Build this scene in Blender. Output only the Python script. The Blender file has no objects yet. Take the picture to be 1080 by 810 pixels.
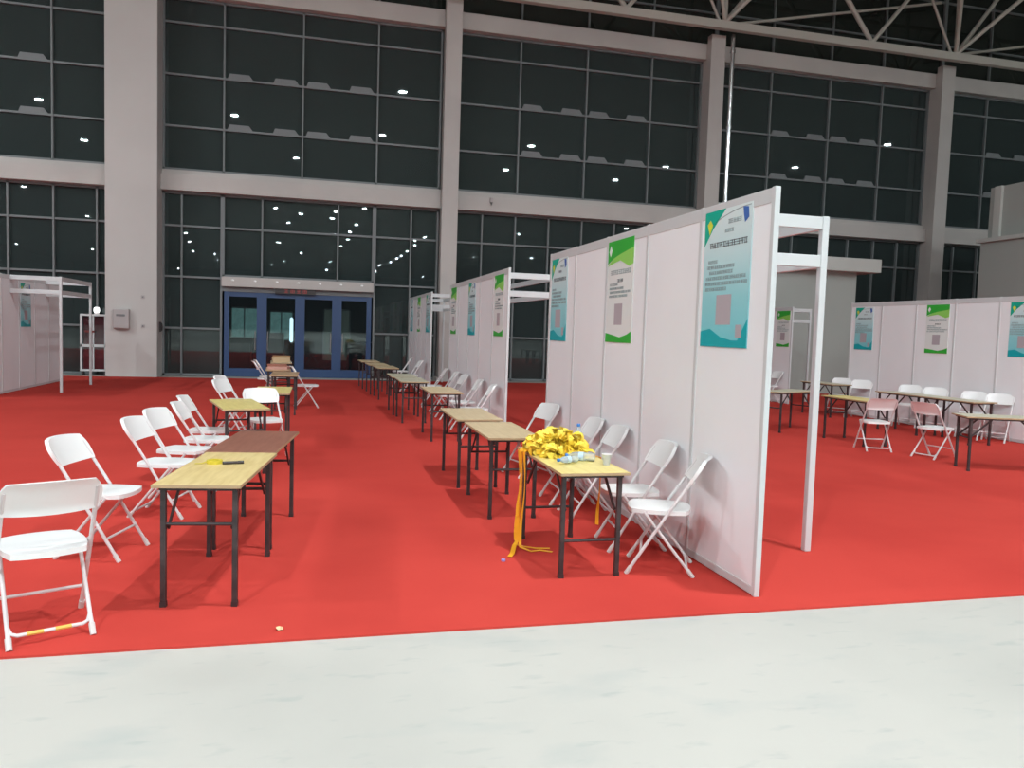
import bpy, bmesh, math, random
from mathutils import Vector, Matrix
random.seed(7)
S = bpy.context.scene
C = S.collection
R = math.radians

# ------------------------------------------------------------------ camera
cam = bpy.data.cameras.new('camera'); co = bpy.data.objects.new('camera', cam); C.objects.link(co)
cam.sensor_width = 36; cam.lens = 36 * 828 / 1080; cam.clip_end = 600; cam.clip_start = .05
f_ = 828.0
def nrm(v): return v / v.length
Yc = nrm(Vector((335 - 540, 343 - 405, f_)))
Xc = Vector((3868 - 540, 455 - 405, f_)); Xc -= Yc * Xc.dot(Yc); Xc = nrm(Xc)
Zc = Xc.cross(Yc)
if Zc.y > 0: Zc = -Zc
M = Matrix((Xc, Yc, Zc))                       # world = M @ (right, down, forward)
right = M @ Vector((1, 0, 0)); up = M @ Vector((0, -1, 0)); back = M @ Vector((0, 0, -1))
mw = Matrix((right, up, back)).transposed().to_4x4(); mw.translation = Vector((0, 0, 1.70))
co.matrix_world = mw
S.camera = co

# ------------------------------------------------------------------ light
w = bpy.data.worlds.new('world'); S.world = w; w.use_nodes = True
w.node_tree.nodes['Background'].inputs[0].default_value = (.5, .6, .7, 1)
w.node_tree.nodes['Background'].inputs[1].default_value = .02
S.view_settings.view_transform = 'Standard'; S.view_settings.look = 'None'
S.view_settings.gamma = 1; S.view_settings.use_curve_mapping = False
S.view_settings.exposure = 0.0
LAMP_STRENGTH = 2600.0
LAMP_R = .24
LAMP_Z = 16.0
LAMPS = [(-18.6, 4.2), (-30, 4.2), (-30, -7), (-18.6, 13.6),  # first four added out of view to light the partitions' left faces
         (-18.1, -6.5), (-18.5, -18.5), (-5.8, -6.0), (-2.0, -18.8), (4.8, 3.5), (4.5, -7.9),
         (15.8, -7.0), (16.0, -16.4), (26.6, -17.0), (28.4, -10.0), (38.3, -6.2), (39.8, 2.9), (-31.9, -46.4),
         (-31.7, -70.6), (-58.5, -124.5), (-45.9, -129.1), (28.5, -60.7), (29.5, -99.8), (40.0, -95.3), (40.1, -47.6),
         (-5.2, -50.1), (-2.3, -54.0), (-4.2, -63.9), (-6.9, -92.6), (-3.3, -111.8), (-7.5, -135.4), (-11.1, -148.7),
         (2.0, -49.7), (1.7, -56.3), (2.4, -74.7), (3.9, -93.2), (2.4, -130.5), (2.0, -155.8), (5.3, -45.6),
         (5.1, -61.5), (4.6, -70.8), (4.7, -81.2), (16.1, -71.9), (15.3, -77.6), (16.1, -84.4), (16.0, -95.6),
         (16.1, -106.4), (15.7, -112.3), (15.2, -122.0), (13.7, -131.6), (14.5, -154.5), (27.9, -165.3),
         (-21.1, -85.8), (-22.6, -100.5), (-25.0, -120.5), (-21.2, -124.8), (-22.8, -141.3), (-37.3, -180.8)]

# ------------------------------------------------------------------ materials
MATS = {}
def mat(name, col, rough=.6, metal=0, spec=.5, noise=None, emit=None, bump=None):
    if name in MATS: return MATS[name]
    m = bpy.data.materials.new(name); m.use_nodes = True; nt = m.node_tree; b = nt.nodes['Principled BSDF']
    b.inputs['Base Color'].default_value = (*col, 1); b.inputs['Roughness'].default_value = rough
    b.inputs['Metallic'].default_value = metal; b.inputs['Specular IOR Level'].default_value = spec
    if noise:
        col2, scale, lo, hi = noise[:4]
        tc = nt.nodes.new('ShaderNodeTexCoord'); mp = nt.nodes.new('ShaderNodeMapping')
        if len(noise) > 4: mp.inputs['Scale'].default_value = noise[4]
        n = nt.nodes.new('ShaderNodeTexNoise'); n.inputs['Scale'].default_value = scale; n.inputs['Detail'].default_value = 6
        r = nt.nodes.new('ShaderNodeValToRGB'); r.color_ramp.elements[0].position = lo; r.color_ramp.elements[1].position = hi
        r.color_ramp.elements[0].color = (*col, 1); r.color_ramp.elements[1].color = (*col2, 1)
        nt.links.new(tc.outputs['Object'], mp.inputs['Vector']); nt.links.new(mp.outputs[0], n.inputs['Vector'])
        nt.links.new(n.outputs['Fac'], r.inputs[0]); nt.links.new(r.outputs[0], b.inputs['Base Color'])
    if bump:
        tc = nt.nodes.new('ShaderNodeTexCoord'); n = nt.nodes.new('ShaderNodeTexNoise'); n.inputs['Scale'].default_value = bump[0]
        bp = nt.nodes.new('ShaderNodeBump'); bp.inputs['Strength'].default_value = bump[1]; bp.inputs['Distance'].default_value = .01
        nt.links.new(tc.outputs['Object'], n.inputs['Vector']); nt.links.new(n.outputs['Fac'], bp.inputs['Height']); nt.links.new(bp.outputs[0], b.inputs['Normal'])
    if emit:
        b.inputs['Emission Color'].default_value = (*emit[0], 1); b.inputs['Emission Strength'].default_value = emit[1]
    MATS[name] = m
    return m

def concrete_mat():
    m = bpy.data.materials.new('polished_concrete'); m.use_nodes = True; nt = m.node_tree; b = nt.nodes['Principled BSDF']
    tc = nt.nodes.new('ShaderNodeTexCoord')
    def layer(scale, lo, hi, stretch=(1, 1, 1), rot=0):
        mp = nt.nodes.new('ShaderNodeMapping'); mp.inputs['Scale'].default_value = stretch; mp.inputs['Rotation'].default_value = (0, 0, rot)
        n = nt.nodes.new('ShaderNodeTexNoise'); n.inputs['Scale'].default_value = scale; n.inputs['Detail'].default_value = 5
        mr = nt.nodes.new('ShaderNodeMapRange'); mr.inputs[1].default_value = lo; mr.inputs[2].default_value = hi
        nt.links.new(tc.outputs['Object'], mp.inputs[0]); nt.links.new(mp.outputs[0], n.inputs['Vector']); nt.links.new(n.outputs['Fac'], mr.inputs[0])
        return mr.outputs[0]
    def mix(a, col, fac, k):
        mm = nt.nodes.new('ShaderNodeMath'); mm.operation = 'MULTIPLY'; mm.inputs[1].default_value = k; nt.links.new(fac, mm.inputs[0])
        x = nt.nodes.new('ShaderNodeMix'); x.data_type = 'RGBA'; nt.links.new(mm.outputs[0], x.inputs[0])
        if isinstance(a, tuple): x.inputs[6].default_value = (*a, 1)
        else: nt.links.new(a, x.inputs[6])
        x.inputs[7].default_value = (*col, 1); return x.outputs[2]
    c = mix((.495, .478, .438), (.42, .41, .378), layer(.5, .4, .65), .8)
    c = mix(c, (.36, .385, .37), layer(1.4, .55, .74, (1, 2.0, 1), .35), .5)
    c = mix(c, (.30, .33, .32), layer(4, .60, .74, (1, 3, 1), -.5), .4)
    nt.links.new(c, b.inputs['Base Color']); b.inputs['Roughness'].default_value = .5; b.inputs['Specular IOR Level'].default_value = .15
    return m

def glass_mat(name, tint, diff, dcol, rough=.009, ior=1.5):
    m = bpy.data.materials.new(name); m.use_nodes = True; nt = m.node_tree; nt.nodes.remove(nt.nodes['Principled BSDF'])
    out = nt.nodes['Material Output']
    tr = nt.nodes.new('ShaderNodeBsdfTransparent'); tr.inputs[0].default_value = (*tint, 1)
    df = nt.nodes.new('ShaderNodeBsdfDiffuse'); df.inputs[0].default_value = (*dcol, 1)
    gl = nt.nodes.new('ShaderNodeBsdfGlossy'); gl.inputs['Roughness'].default_value = rough; gl.inputs[0].default_value = (.9, 1, .98, 1)
    fr = nt.nodes.new('ShaderNodeFresnel'); fr.inputs[0].default_value = ior
    a = nt.nodes.new('ShaderNodeMixShader'); a.inputs[0].default_value = diff
    b = nt.nodes.new('ShaderNodeMixShader')
    nt.links.new(tr.outputs[0], a.inputs[1]); nt.links.new(df.outputs[0], a.inputs[2])
    nt.links.new(fr.outputs[0], b.inputs[0]); nt.links.new(a.outputs[0], b.inputs[1]); nt.links.new(gl.outputs[0], b.inputs[2])
    nt.links.new(b.outputs[0], out.inputs[0]); return m

M_conc = concrete_mat()
M_carpet = mat('red_carpet', (.545, .058, .045), .95, spec=.05, noise=((.485, .048, .038), .7, .4, .68), bump=(220, .35))
M_panel = mat('white_laminate_panel', (.84, .86, .875), .42, spec=.35, noise=((.80, .82, .84), .9, .35, .7))
M_alu = mat('white_aluminium_profile', (.58, .60, .605), .35, 0, spec=.5)
M_steel = mat('painted_structural_steel', (.52, .49, .465), .5, noise=((.47, .445, .425), .6, .4, .6))
M_steel2 = mat('pale_truss_steel', (.50, .48, .43), .5)
M_colm = mat('column_cladding', (.54, .52, .50), .5, noise=((.51, .49, .47), .4, .4, .6))
M_mull = mat('grey_mullion', (.165, .18, .185), .45)
M_glass = glass_mat('night_glass', (.25, .32, .32), .72, (.042, .058, .058))  # diffuse part colours in the dim hall reflection and the blinds behind
M_glass_up = glass_mat('night_glass_upper', (.25, .30, .28), .72, (.030, .036, .031))  # same coloured-in reflection, darker for the top band
M_dglass = glass_mat('door_glass', (.75, .85, .88), .08, (.05, .06, .07))
M_blue = mat('blue_door_frame', (.022, .062, .165), .4)
M_room = mat('grey_room_plaster', (.38, .405, .38), .8)
M_roomd = mat('pale_room_coping', (.52, .53, .50), .7)
M_hall = mat('hall_sheet_cladding', (.22, .23, .22), .8)
M_dark = mat('dark_ground_outside', (.02, .022, .024), .9)
M_white = mat('white_plastic', (.80, .80, .79), .38, spec=.5)
M_frame = mat('grey_white_enamel_tube', (.66, .63, .63), .35, spec=.5)
M_cap = mat('pale_rubber_cap', (.62, .60, .58), .6)
M_tape = mat('worn_yellow_paint', (.75, .5, .1), .6)
M_black = mat('black_painted_steel', (.030, .024, .025), .42, noise=((.06, .045, .045), 9, .45, .7))
M_edge = mat('table_edge_band', (.42, .30, .17), .5)
def plank(name, a, b): return mat(name, a, .38, spec=.45, noise=(b, 3.2, .35, .68, (9, 1.1, 1)))
M_top = {'yellow': plank('yellow_wood_top', (.72, .56, .27), (.60, .44, .18)),
         'lemon': plank('lemon_wood_top', (.76, .62, .24), (.66, .52, .17)),
         'beige': plank('beige_wood_top', (.66, .51, .31), (.58, .43, .25)),
         'brown': plank('red_brown_wood_top', (.30, .125, .085), (.24, .09, .06)),
         'tan': plank('tan_wood_top', (.55, .35, .20), (.47, .28, .15)),
         'pale': plank('pale_wood_top', (.60, .56, .42), (.52, .48, .35))}
M_yel = mat('yellow_ribbon', (.93, .74, .10), .5, noise=((.90, .66, .06), 6, .4, .6))
M_yel3 = mat('deep_yellow_ribbon', (.90, .58, .04), .5)
M_yel2 = mat('orange_yellow_ribbon', (.88, .42, .02), .5)
M_bluecap = mat('blue_cap', (.03, .20, .65), .4)
M_palebl = mat('pale_blue_label', (.45, .60, .78), .5)
M_teal = mat('poster_teal', (.0, .36, .40), .5)
M_tealg = mat('poster_teal_green', (.0, .40, .28), .5)
M_navy = mat('poster_blue_mark', (.05, .14, .42), .5)
M_green = mat('poster_green', (.03, .42, .04), .5)
M_green2 = mat('poster_light_green', (.28, .66, .12), .5)
M_ink = mat('poster_ink', (.12, .14, .15), .6)
M_ink2 = mat('poster_grey_ink', (.30, .37, .38), .6)
M_greyprint = mat('poster_pale_square', (.42, .38, .41), .6)
M_pwhite = mat('poster_white_sheet', (.74, .78, .76), .45)
M_yell = mat('poster_yellow', (.7, .7, .05), .5)
M_red = mat('cabinet_red', (.40, .02, .03), .5)
M_lampw = mat('lamp_white_glow', (.9, .9, .9), .5, emit=((1, 1, 1), 1.6))
M_dimglow = mat('dim_glow', (.7, .7, .7), .5, emit=((1, 1, 1), .25))
M_cardb = mat('cardboard', (.50, .36, .22), .8)
M_pink = mat('pink_carton', (.55, .30, .25), .7)
M_metal = mat('polished_steel_pipe', (.75, .76, .76), .18, 1)
M_lamp = mat('lamp_diffuser', (1, 1, 1), .5, emit=((.93, 1, 1.03), LAMP_STRENGTH))
M_lamph = mat('lamp_housing', (.2, .2, .2), .5)
M_boxg = mat('grey_wall_box', (.42, .39, .385), .5)
M_cup = glass_mat('cup_plastic', (.93, .95, .96), .6, (.8, .82, .85), .3, 1.3)
M_clear = glass_mat('clear_plastic', (.93, .95, .96), .35, (.75, .8, .85), .08, 1.45)

def poster_blue_mat():
    m = bpy.data.materials.new('poster_blue_sheet'); m.use_nodes = True; nt = m.node_tree; b = nt.nodes['Principled BSDF']
    tc = nt.nodes.new('ShaderNodeTexCoord'); sp = nt.nodes.new('ShaderNodeSeparateXYZ')
    r = nt.nodes.new('ShaderNodeValToRGB'); e = r.color_ramp.elements       # the print itself: pale top, teal foot
    mr = nt.nodes.new('ShaderNodeMapRange'); mr.inputs[1].default_value = -.5; mr.inputs[2].default_value = .5
    e[0].position = 0; e[0].color = (.16, .56, .62, 1); e[1].position = 1; e[1].color = (.70, .80, .80, 1)
    k = e.new(.35); k.color = (.28, .62, .66, 1); k = e.new(.72); k.color = (.56, .74, .76, 1)
    nt.links.new(tc.outputs['Object'], sp.inputs[0]); nt.links.new(sp.outputs[2], mr.inputs[0]); nt.links.new(mr.outputs[0], r.inputs[0])
    nt.links.new(r.outputs[0], b.inputs['Base Color']); b.inputs['Roughness'].default_value = .4; return m
M_pblue = poster_blue_mat()

# ------------------------------------------------------------------ mesh helpers
class MB:
    def __init__(s): s.v = []; s.f = []
    def add(s, vs, fs):
        o = len(s.v); s.v += [tuple(v) for v in vs]; s.f += [tuple(i + o for i in f) for f in fs]; return s
    def box(s, x0, x1, y0, y1, z0, z1):
        return s.add([(x0, y0, z0), (x1, y0, z0), (x1, y1, z0), (x0, y1, z0), (x0, y0, z1), (x1, y0, z1), (x1, y1, z1), (x0, y1, z1)],
                     [(3, 2, 1, 0), (4, 5, 6, 7), (0, 1, 5, 4), (1, 2, 6, 5), (2, 3, 7, 6), (3, 0, 4, 7)])
    def bar(s, a, b, wx, wy, upv=(0, 0, 1)):
        a = Vector(a); b = Vector(b); d = (b - a).normalized(); u = Vector(upv)
        if abs(d.dot(u)) > .95: u = Vector((0, 1, 0))
        l = d.cross(u).normalized(); u = l.cross(d).normalized(); vs = []
        for p in (a, b):
            for sx, sy in ((-1, -1), (1, -1), (1, 1), (-1, 1)): vs.append(p + l * sx * wx / 2 + u * sy * wy / 2)
        return s.add(vs, [(3, 2, 1, 0), (4, 5, 6, 7), (0, 1, 5, 4), (1, 2, 6, 5), (2, 3, 7, 6), (3, 0, 4, 7)])
    def tube(s, pts, r, n=10):
        pts = [Vector(p) for p in pts]; vs = []; fs = []; prev = None
        for i, p in enumerate(pts):
            d = (pts[min(i + 1, len(pts) - 1)] - pts[max(i - 1, 0)]).normalized()
            if prev is None:
                u = Vector((1, 0, 0)) if abs(d.x) < .8 else Vector((0, 1, 0))
            else: u = prev
            u = (u - d * u.dot(d)).normalized(); prev = u; l = d.cross(u)
            rr = r[i] if isinstance(r, (list, tuple)) else r
            for k in range(n):
                t = 2 * math.pi * k / n; vs.append(p + (u * math.cos(t) + l * math.sin(t)) * rr)
        for i in range(len(pts) - 1):
            for k in range(n):
                a = i * n + k; b = i * n + (k + 1) % n; fs.append((a, b, b + n, a + n))
        fs.append(tuple(range(n - 1, -1, -1))); fs.append(tuple((len(pts) - 1) * n + k for k in range(n)))
        return s.add(vs, fs)
    def lathe(s, prof, c=(0, 0, 0), n=20):
        vs = []; fs = []
        for r, z in prof:
            for k in range(n):
                t = 2 * math.pi * k / n; vs.append((c[0] + r * math.cos(t), c[1] + r * math.sin(t), c[2] + z))
        for i in range(len(prof) - 1):
            for k in range(n):
                a = i * n + k; b = i * n + (k + 1) % n; fs.append((a, b, b + n, a + n))
        fs.append(tuple(range(n - 1, -1, -1))); fs.append(tuple((len(prof) - 1) * n + k for k in range(n)))
        return s.add(vs, fs)
    def prism(s, poly, x0, x1):          # polygon of (y, z), extruded along x
        n = len(poly); vs = [(x0, y, z) for y, z in poly] + [(x1, y, z) for y, z in poly]
        fs = [tuple(range(n)), tuple(range(2 * n - 1, n - 1, -1))] + [(i, i + n, (i + 1) % n + n, (i + 1) % n) for i in range(n)]
        return s.add(vs, fs)
    def sheet(s, fn, n, m):              # closed sheet: fn(a, b, side) -> point, a,b in -1..1
        vs = []; fs = []
        for side in (0, 1):
            for j in range(m + 1):
                for i in range(n + 1): vs.append(fn(-1 + 2 * i / n, -1 + 2 * j / m, side))
        N = (n + 1) * (m + 1)
        for j in range(m):
            for i in range(n):
                a = j * (n + 1) + i; q = (a, a + 1, a + n + 2, a + n + 1)
                fs.append(q); fs.append(tuple(x + N for x in reversed(q)))
        ring = [i for i in range(n + 1)] + [j * (n + 1) + n for j in range(1, m + 1)] + [m * (n + 1) + i for i in range(n - 1, -1, -1)] + [j * (n + 1) for j in range(m - 1, 0, -1)]
        for k in range(len(ring)):
            a = ring[k]; b = ring[(k + 1) % len(ring)]; fs.append((b, a, a + N, b + N))
        return s.add(vs, fs)
    def build(s, name, m, parent=None, smooth=False, bevel=0):
        me = bpy.data.meshes.new(name); me.from_pydata(s.v, [], s.f)
        bm = bmesh.new(); bm.from_mesh(me); bmesh.ops.recalc_face_normals(bm, faces=bm.faces)
        if bevel:
            es = [e for e in bm.edges if len(e.link_faces) == 2 and e.calc_face_angle(0) > .6]
            bmesh.ops.bevel(bm, geom=es, offset=bevel, segments=2, affect='EDGES', profile=.6)
        bm.to_mesh(me); bm.free()
        if smooth:
            me.polygons.foreach_set('use_smooth', [True] * len(me.polygons))
            try: me.set_sharp_from_angle(angle=R(40))
            except Exception: pass
        me.materials.append(m)
        o = bpy.data.objects.new(name, me); C.objects.link(o)
        if parent: o.parent = parent
        return o

def tag(o, label=None, cat=None, group=None, kind=None):
    if label: o['label'] = label
    if cat: o['category'] = cat
    if group: o['group'] = group
    if kind: o['kind'] = kind
    return o
def empty(name, loc=(0, 0, 0), rz=0, label=None, cat=None, group=None, kind=None):
    o = bpy.data.objects.new(name, None); C.objects.link(o); o.location = loc; o.rotation_euler = (0, 0, rz)
    o.empty_display_size = .1
    return tag(o, label, cat, group, kind)
def copy_tree(o, parent=None):
    c = o.copy(); C.objects.link(c); c.parent = parent
    for ch in list(o.children): copy_tree(ch, c)
    return c

# ------------------------------------------------------------------ the hall shell
WY = 26.3
def struct(o): o['kind'] = 'structure'; return o
struct(MB().box(-66, 76, -190, 45, -.30, -.012).build('floor', M_conc))
struct(MB().box(-66, 76, -190, WY + .3, 16.9, 17.2).build('ceiling', M_hall))
struct(MB().box(-66.3, -66, -190, WY, -.3, 17).build('wall_left', M_hall))
struct(MB().box(76, 76.3, -190, WY, -.3, 17).build('wall_right', M_hall))
struct(MB().box(-66, 76, -190.3, -190, -.3, 17).build('wall_front', M_hall))

# glazed back wall, bay by bay
bays = [(-24.2, -15.1), (-14.6, -6.08), (-4.66, 3.85), (4.37, 13.15), (13.66, 22.72), (23.26, 32.2), (32.7, 41.6)]
def even(a, b, n): return [a + (b - a) * k / n for k in range(1, n)]
upm = {0: even(*bays[0], 4), 1: [-12.4, -10.03, -7.68], 2: [-2.9, -.55, 1.78], 3: [6.5, 8.86, 11.23], 4: [15.93, 18.38, 20.64], 5: [25.45, 27.8, 30.1], 6: even(*bays[6], 4)}
lom = {0: even(*bays[0], 8), 1: [-13.6, -12.4, -11.2, -10.03, -8.88, -7.67, -6.49], 2: [-4.11, -2.92, 1.75, 2.94], 3: [5.32, 6.47, 7.65, 8.85, 10.05, 11.2, 12.2],
       4: [14.8, 15.93, 17.1, 18.38, 19.5, 20.64, 21.7], 5: [24.3, 25.45, 26.6, 27.8, 28.9, 30.1, 31.2], 6: even(*bays[6], 8)}
def window(i, x0, x1, z0, z1, mull, trans, glass, brackets=(), door=None):
    o = empty('window_%d' % i, ((x0 + x1) / 2, WY, z0), kind='structure')
    cx = (x0 + x1) / 2; fr = MB()
    t = .05
    for x in mull:
        zb = z0
        fr.box(x - t / 2 - cx, x + t / 2 - cx, -.10, .03, 0, z1 - z0)
    for z in trans: 
        fr.box(x0 - cx, x1 - cx, -.075, .03, z - .03 - z0, z + .03 - z0)
    fr.box(x0 - cx, x1 - cx, -.1, .04, 0, .07); fr.box(x0 - cx, x1 - cx, -.1, .04, z1 - z0 - .07, z1 - z0)
    fr.box(x0 - cx, x0 - cx + .06, -.1, .04, 0, z1 - z0); fr.box(x1 - cx - .06, x1 - cx, -.1, .04, 0, z1 - z0)
    if door:
        dx0, dx1, dz = door
        fr.v = fr.v; 
    fr.build('window_frame', M_mull, o)
    g = MB()
    if door:
        dx0, dx1, dz = door
        g.box(x0 - cx, dx0 - cx, .0, .012, 0, z1 - z0); g.box(dx1 - cx, x1 - cx, .0, .012, 0, z1 - z0); g.box(dx0 - cx, dx1 - cx, .0, .012, dz - z0, z1 - z0)
    else: g.box(x0 - cx, x1 - cx, .0, .012, 0, z1 - z0)
    g.build('pane', glass, o)
    xs = [x0] + list(mull) + [x1]
    for z in brackets:
        for k in (1, 2):
            if k + 1 >= len(xs): continue
            a, b = xs[k], xs[k + 1]
            for (p, q) in ((a + .1, a + .85), (b - .9, b - .12)):
                m = MB(); zz = z + .03 - z0
                vs = [(p - cx, -.07, zz), (q - cx, -.07, zz), (q - .12 - cx, -.07, zz + .15), (p + .06 - cx, -.07, zz + .15)]
                vs += [(x, -.02, zq) for x, _, zq in vs]
                m.add(vs, [(0, 1, 2, 3), (7, 6, 5, 4), (0, 4, 5, 1), (1, 5, 6, 2), (2, 6, 7, 3), (3, 7, 4, 0)])
                m.build('bracket', M_mull, o)
    return o
n = 1
for i, (x0, x1) in enumerate(bays):
    window(n, x0, x1, 6.30, 11.46, upm[i], (7.64, 9.18, 10.72), M_glass, (7.64, 9.18)); n += 1
    window(n, x0, bays[i + 1][0] if i < 6 else x1, 12.0, 16.85, upm[i], (13.2, 14.8), M_glass_up); n += 1
    if i != 2:
        window(n, x0, x1, 0, 5.66, lom[i], (1.48, 3.07, 4.63), M_glass); n += 1
# bay with the entrance, in three pieces around the doors
window(n, -4.66, -2.92, 0, 5.66, [-4.11], (1.48, 3.07, 4.63), M_glass); n += 1
window(n, 1.75, 3.85, 0, 5.66, [2.94], (1.48, 3.07, 4.63), M_glass); n += 1
window(n, -2.92, 1.75, 3.12, 5.66, [-1.74, .6], (4.63,), M_glass); n += 1

struct(MB().box(-66, -24.2, WY - .1, WY + .3, -.1, 17).build('wall_back', M_hall))
struct(MB().box(41.6, 76, WY - .1, WY + .3, -.1, 17).build('wall_back', M_hall))
# beams across the wall
b = MB(); b.box(-24.2, 41.6, WY - .35, WY + .15, 5.66, 6.14); b.box(-24.2, 41.6, WY - .18, WY + .15, 6.14, 6.30)
struct(b.build('beam', M_steel, bevel=.01))
struct(MB().box(-24.2, 41.6, WY - .35, WY + .15, 11.46, 12.0).build('beam', M_steel, bevel=.01))
# columns
struct(MB().box(-6.08, -4.66, 25.4, WY + .1, -.012, 16.9).build('column', M_colm, bevel=.02))
for x0, x1, zt in ((3.85, 4.37, 16.9), (13.12, 13.66, 12.2), (22.70, 23.26, 12.2), (32.2, 32.7, 12.2), (-15.1, -14.6, 16.9), (41.6, 42.1, 12.2)):
    c = MB()
    c.box(x0, x1, 25.55, 25.85, -.012, zt); c.box(x0 + .04, x1 - .04, 25.85, WY + .1, -.012, min(zt, 12.0))
    c.box(x0 - .05, x1 + .05, 25.53, WY, -.012, .12)
    struct(c.build('column', M_steel, bevel=.01))
# roof truss running along the wall
t = MB()
t.bar((4.0, 25.0, 12.3), (60, 25.0, 12.3), .22, .26)
t.tube([(4.0, 25.0, 15.4), (60, 25.0, 15.4)], .11); t.tube([(4.0, 22.6, 15.4), (60, 22.6, 15.4)], .11)
for k in range(6):
    x = 13.3 + 9.4 * (k - 1) if k else 3.9
    for (dx, dy, zt) in ((0, 0, 15.4), (2.3, 0, 15.4), (2.6, -2.4, 15.4)):
        t.tube([(x, 25, 12.4), (x + dx, 25 + dy, zt)], .075)
    t.tube([(x, 25, 12.4), (x - 2.0, 25 - 2.4, 15.4)], .075)
    m_ = x + 4.9
    t.tube([(m_ + .9, 25, 12.4), (m_ + 3.4, 25, 15.4)], .075); t.tube([(m_ + .9, 25, 12.4), (m_ - 1.5, 25, 15.4)], .085)
    t.tube([(x + 2.9 + 4.7, 25, 15.4), (x + 9.4 - .2, 25, 12.4)], .05)
    t.tube([(x, 25.9, 12.6), (x + 9.4, 25.9, 14.6)], .05)
struct(t.build('roof_truss', M_steel2, smooth=True))
# silver downpipe
p = MB(); p.tube([(13.86, 25.42, .0), (13.86, 25.42, 12.2)], .075, 16)
for z in (3, 6.4, 9, 11.6): p.tube([(13.86, 25.42, z), (13.86, 25.42, z + .1)], .095, 16)
p.box(13.6, 13.8, 25.40, 25.46, 6.4, 6.45)
tag(p.build('downpipe', M_metal, smooth=True), 'shiny silver vertical pipe running beside the steel column behind the near partition', 'pipe')

# ------------------------------------------------------------------ entrance doors and vestibule
e = empty('trim_1', (-.585, WY, 2.72), kind='structure')
MB().box(-2.335, 2.335, -.28, .05, .10, .40).build('door_header', M_steel, e, bevel=.01)
MB().box(-2.335, 2.335, -.10, .05, -.05, .10).build('header_strip', M_mull, e)
for k in range(7): MB().lathe([(.035, -.03), (.045, 0), (.02, .02)], (-2.0 + k * .66, -.29, .30), 10).build('header_glow_dot', M_dimglow, e)  # row of small bright spots, made to glow faintly
sg = empty('led_sign', (-.70, WY - .16, 2.66), label='small dark sign with faint red lettering above the blue entrance doors', cat='sign')
MB().box(-.62, .62, -.05, .05, 0, .17).build('sign_box', mat('sign_black', (.03, .025, .025), .4), sg)
mred = mat('sign_red', (.35, .05, .05), .5, emit=((1, .12, .1), .06))
for k in range(4):
    x = -.28 + k * .19; ms = MB()
    ms.box(x - .06, x + .06, -.058, -.05, .125, .14); ms.box(x - .06, x + .06, -.058, -.05, .03, .045); ms.box(x - .008, x + .008, -.058, -.05, .03, .14)
    ms.box(x - .05, x + .05, -.058, -.05, .078, .09)
    if k % 2: ms.box(x - .06, x - .045, -.058, -.05, .03, .14); ms.box(x + .045, x + .06, -.058, -.05, .03, .14)
    ms.build('sign_character', mred, sg)
dxs = [-2.86, -1.73, -.56, .60, 1.70]
for k in range(4):
    a, b_ = dxs[k], dxs[k + 1]; W_ = b_ - a; o = empty('door_%d' % (k + 1), ((a + b_) / 2, WY, 0), kind='structure')
    m = MB(); h = W_ / 2
    m.box(-h, -h + .15, -.08, .06, 0, 2.70); m.box(h - .15, h, -.08, .06, 0, 2.70); m.box(-h + .15, h - .15, -.06, .05, 2.52, 2.70); m.box(-h + .15, h - .15, -.06, .05, 0, .26)
    m.build('door_frame', M_blue, o)
    MB().box(-h + .15, h - .15, -.01, .01, .26, 2.52).build('pane', M_dglass, o)
    s = 1 if k % 2 == 0 else -1
    hd = MB(); x = s * (h - .19); hd.tube([(x, -.12, .85), (x, -.12, 1.45)], .014, 8); hd.tube([(x, -.12, .9), (x, -.0, .9)], .01, 8); hd.tube([(x, -.12, 1.4), (x, -.0, 1.4)], .01, 8)
    hd.build('door_handle', M_metal, o, smooth=True)
    MB().box(h - .28, h - .02, -.13, -.08, 2.72, 2.80).build('door_closer', M_mull, o)
# vestibule beyond the doors
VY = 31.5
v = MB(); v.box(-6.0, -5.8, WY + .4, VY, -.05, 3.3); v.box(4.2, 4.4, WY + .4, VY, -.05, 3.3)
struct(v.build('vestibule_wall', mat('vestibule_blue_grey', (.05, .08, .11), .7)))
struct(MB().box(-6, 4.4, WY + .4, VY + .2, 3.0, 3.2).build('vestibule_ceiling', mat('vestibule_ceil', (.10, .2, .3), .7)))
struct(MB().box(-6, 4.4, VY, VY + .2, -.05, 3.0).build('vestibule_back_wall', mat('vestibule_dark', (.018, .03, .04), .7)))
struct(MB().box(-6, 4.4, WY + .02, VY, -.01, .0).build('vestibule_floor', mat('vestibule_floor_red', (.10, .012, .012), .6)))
mglow = mat('lit_window_teal', (.2, .35, .33), .5, emit=((.42, .75, .68), .2), noise=((.05, .12, .12), 3, .4, .6))
mglow2 = mat('lit_window_dim', (.1, .14, .12), .5, emit=((.55, .62, .5), .06))
for (x0, x1, z0, z1, mm) in ((-3.15, -2.25, 1.15, 2.25, mglow), (-1.75, -.95, 1.1, 2.15, mglow), (.25, 1.2, .35, 2.3, mglow2)):
    o = empty('window_%d' % n, ((x0 + x1) / 2, VY, z0), kind='structure'); n += 1
    hw = (x1 - x0) / 2
    MB().box(-hw, hw, -.03, 0, 0, z1 - z0).build('pane', mm, o)
    fr = MB(); fr.box(-hw - .05, -hw, -.05, 0, 0, z1 - z0); fr.box(hw, hw + .05, -.05, 0, 0, z1 - z0); fr.box(-.02, .02, -.05, 0, 0, z1 - z0); fr.box(-hw, hw, -.05, 0, z1 - z0, z1 - z0 + .05)
    fr.build('window_frame', M_mull, o)
tl = MB(); tl.lathe([(.02, 0), (.06, .05), (.06, .85), (.02, .9)], (0, 0, 0), 12)
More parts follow.
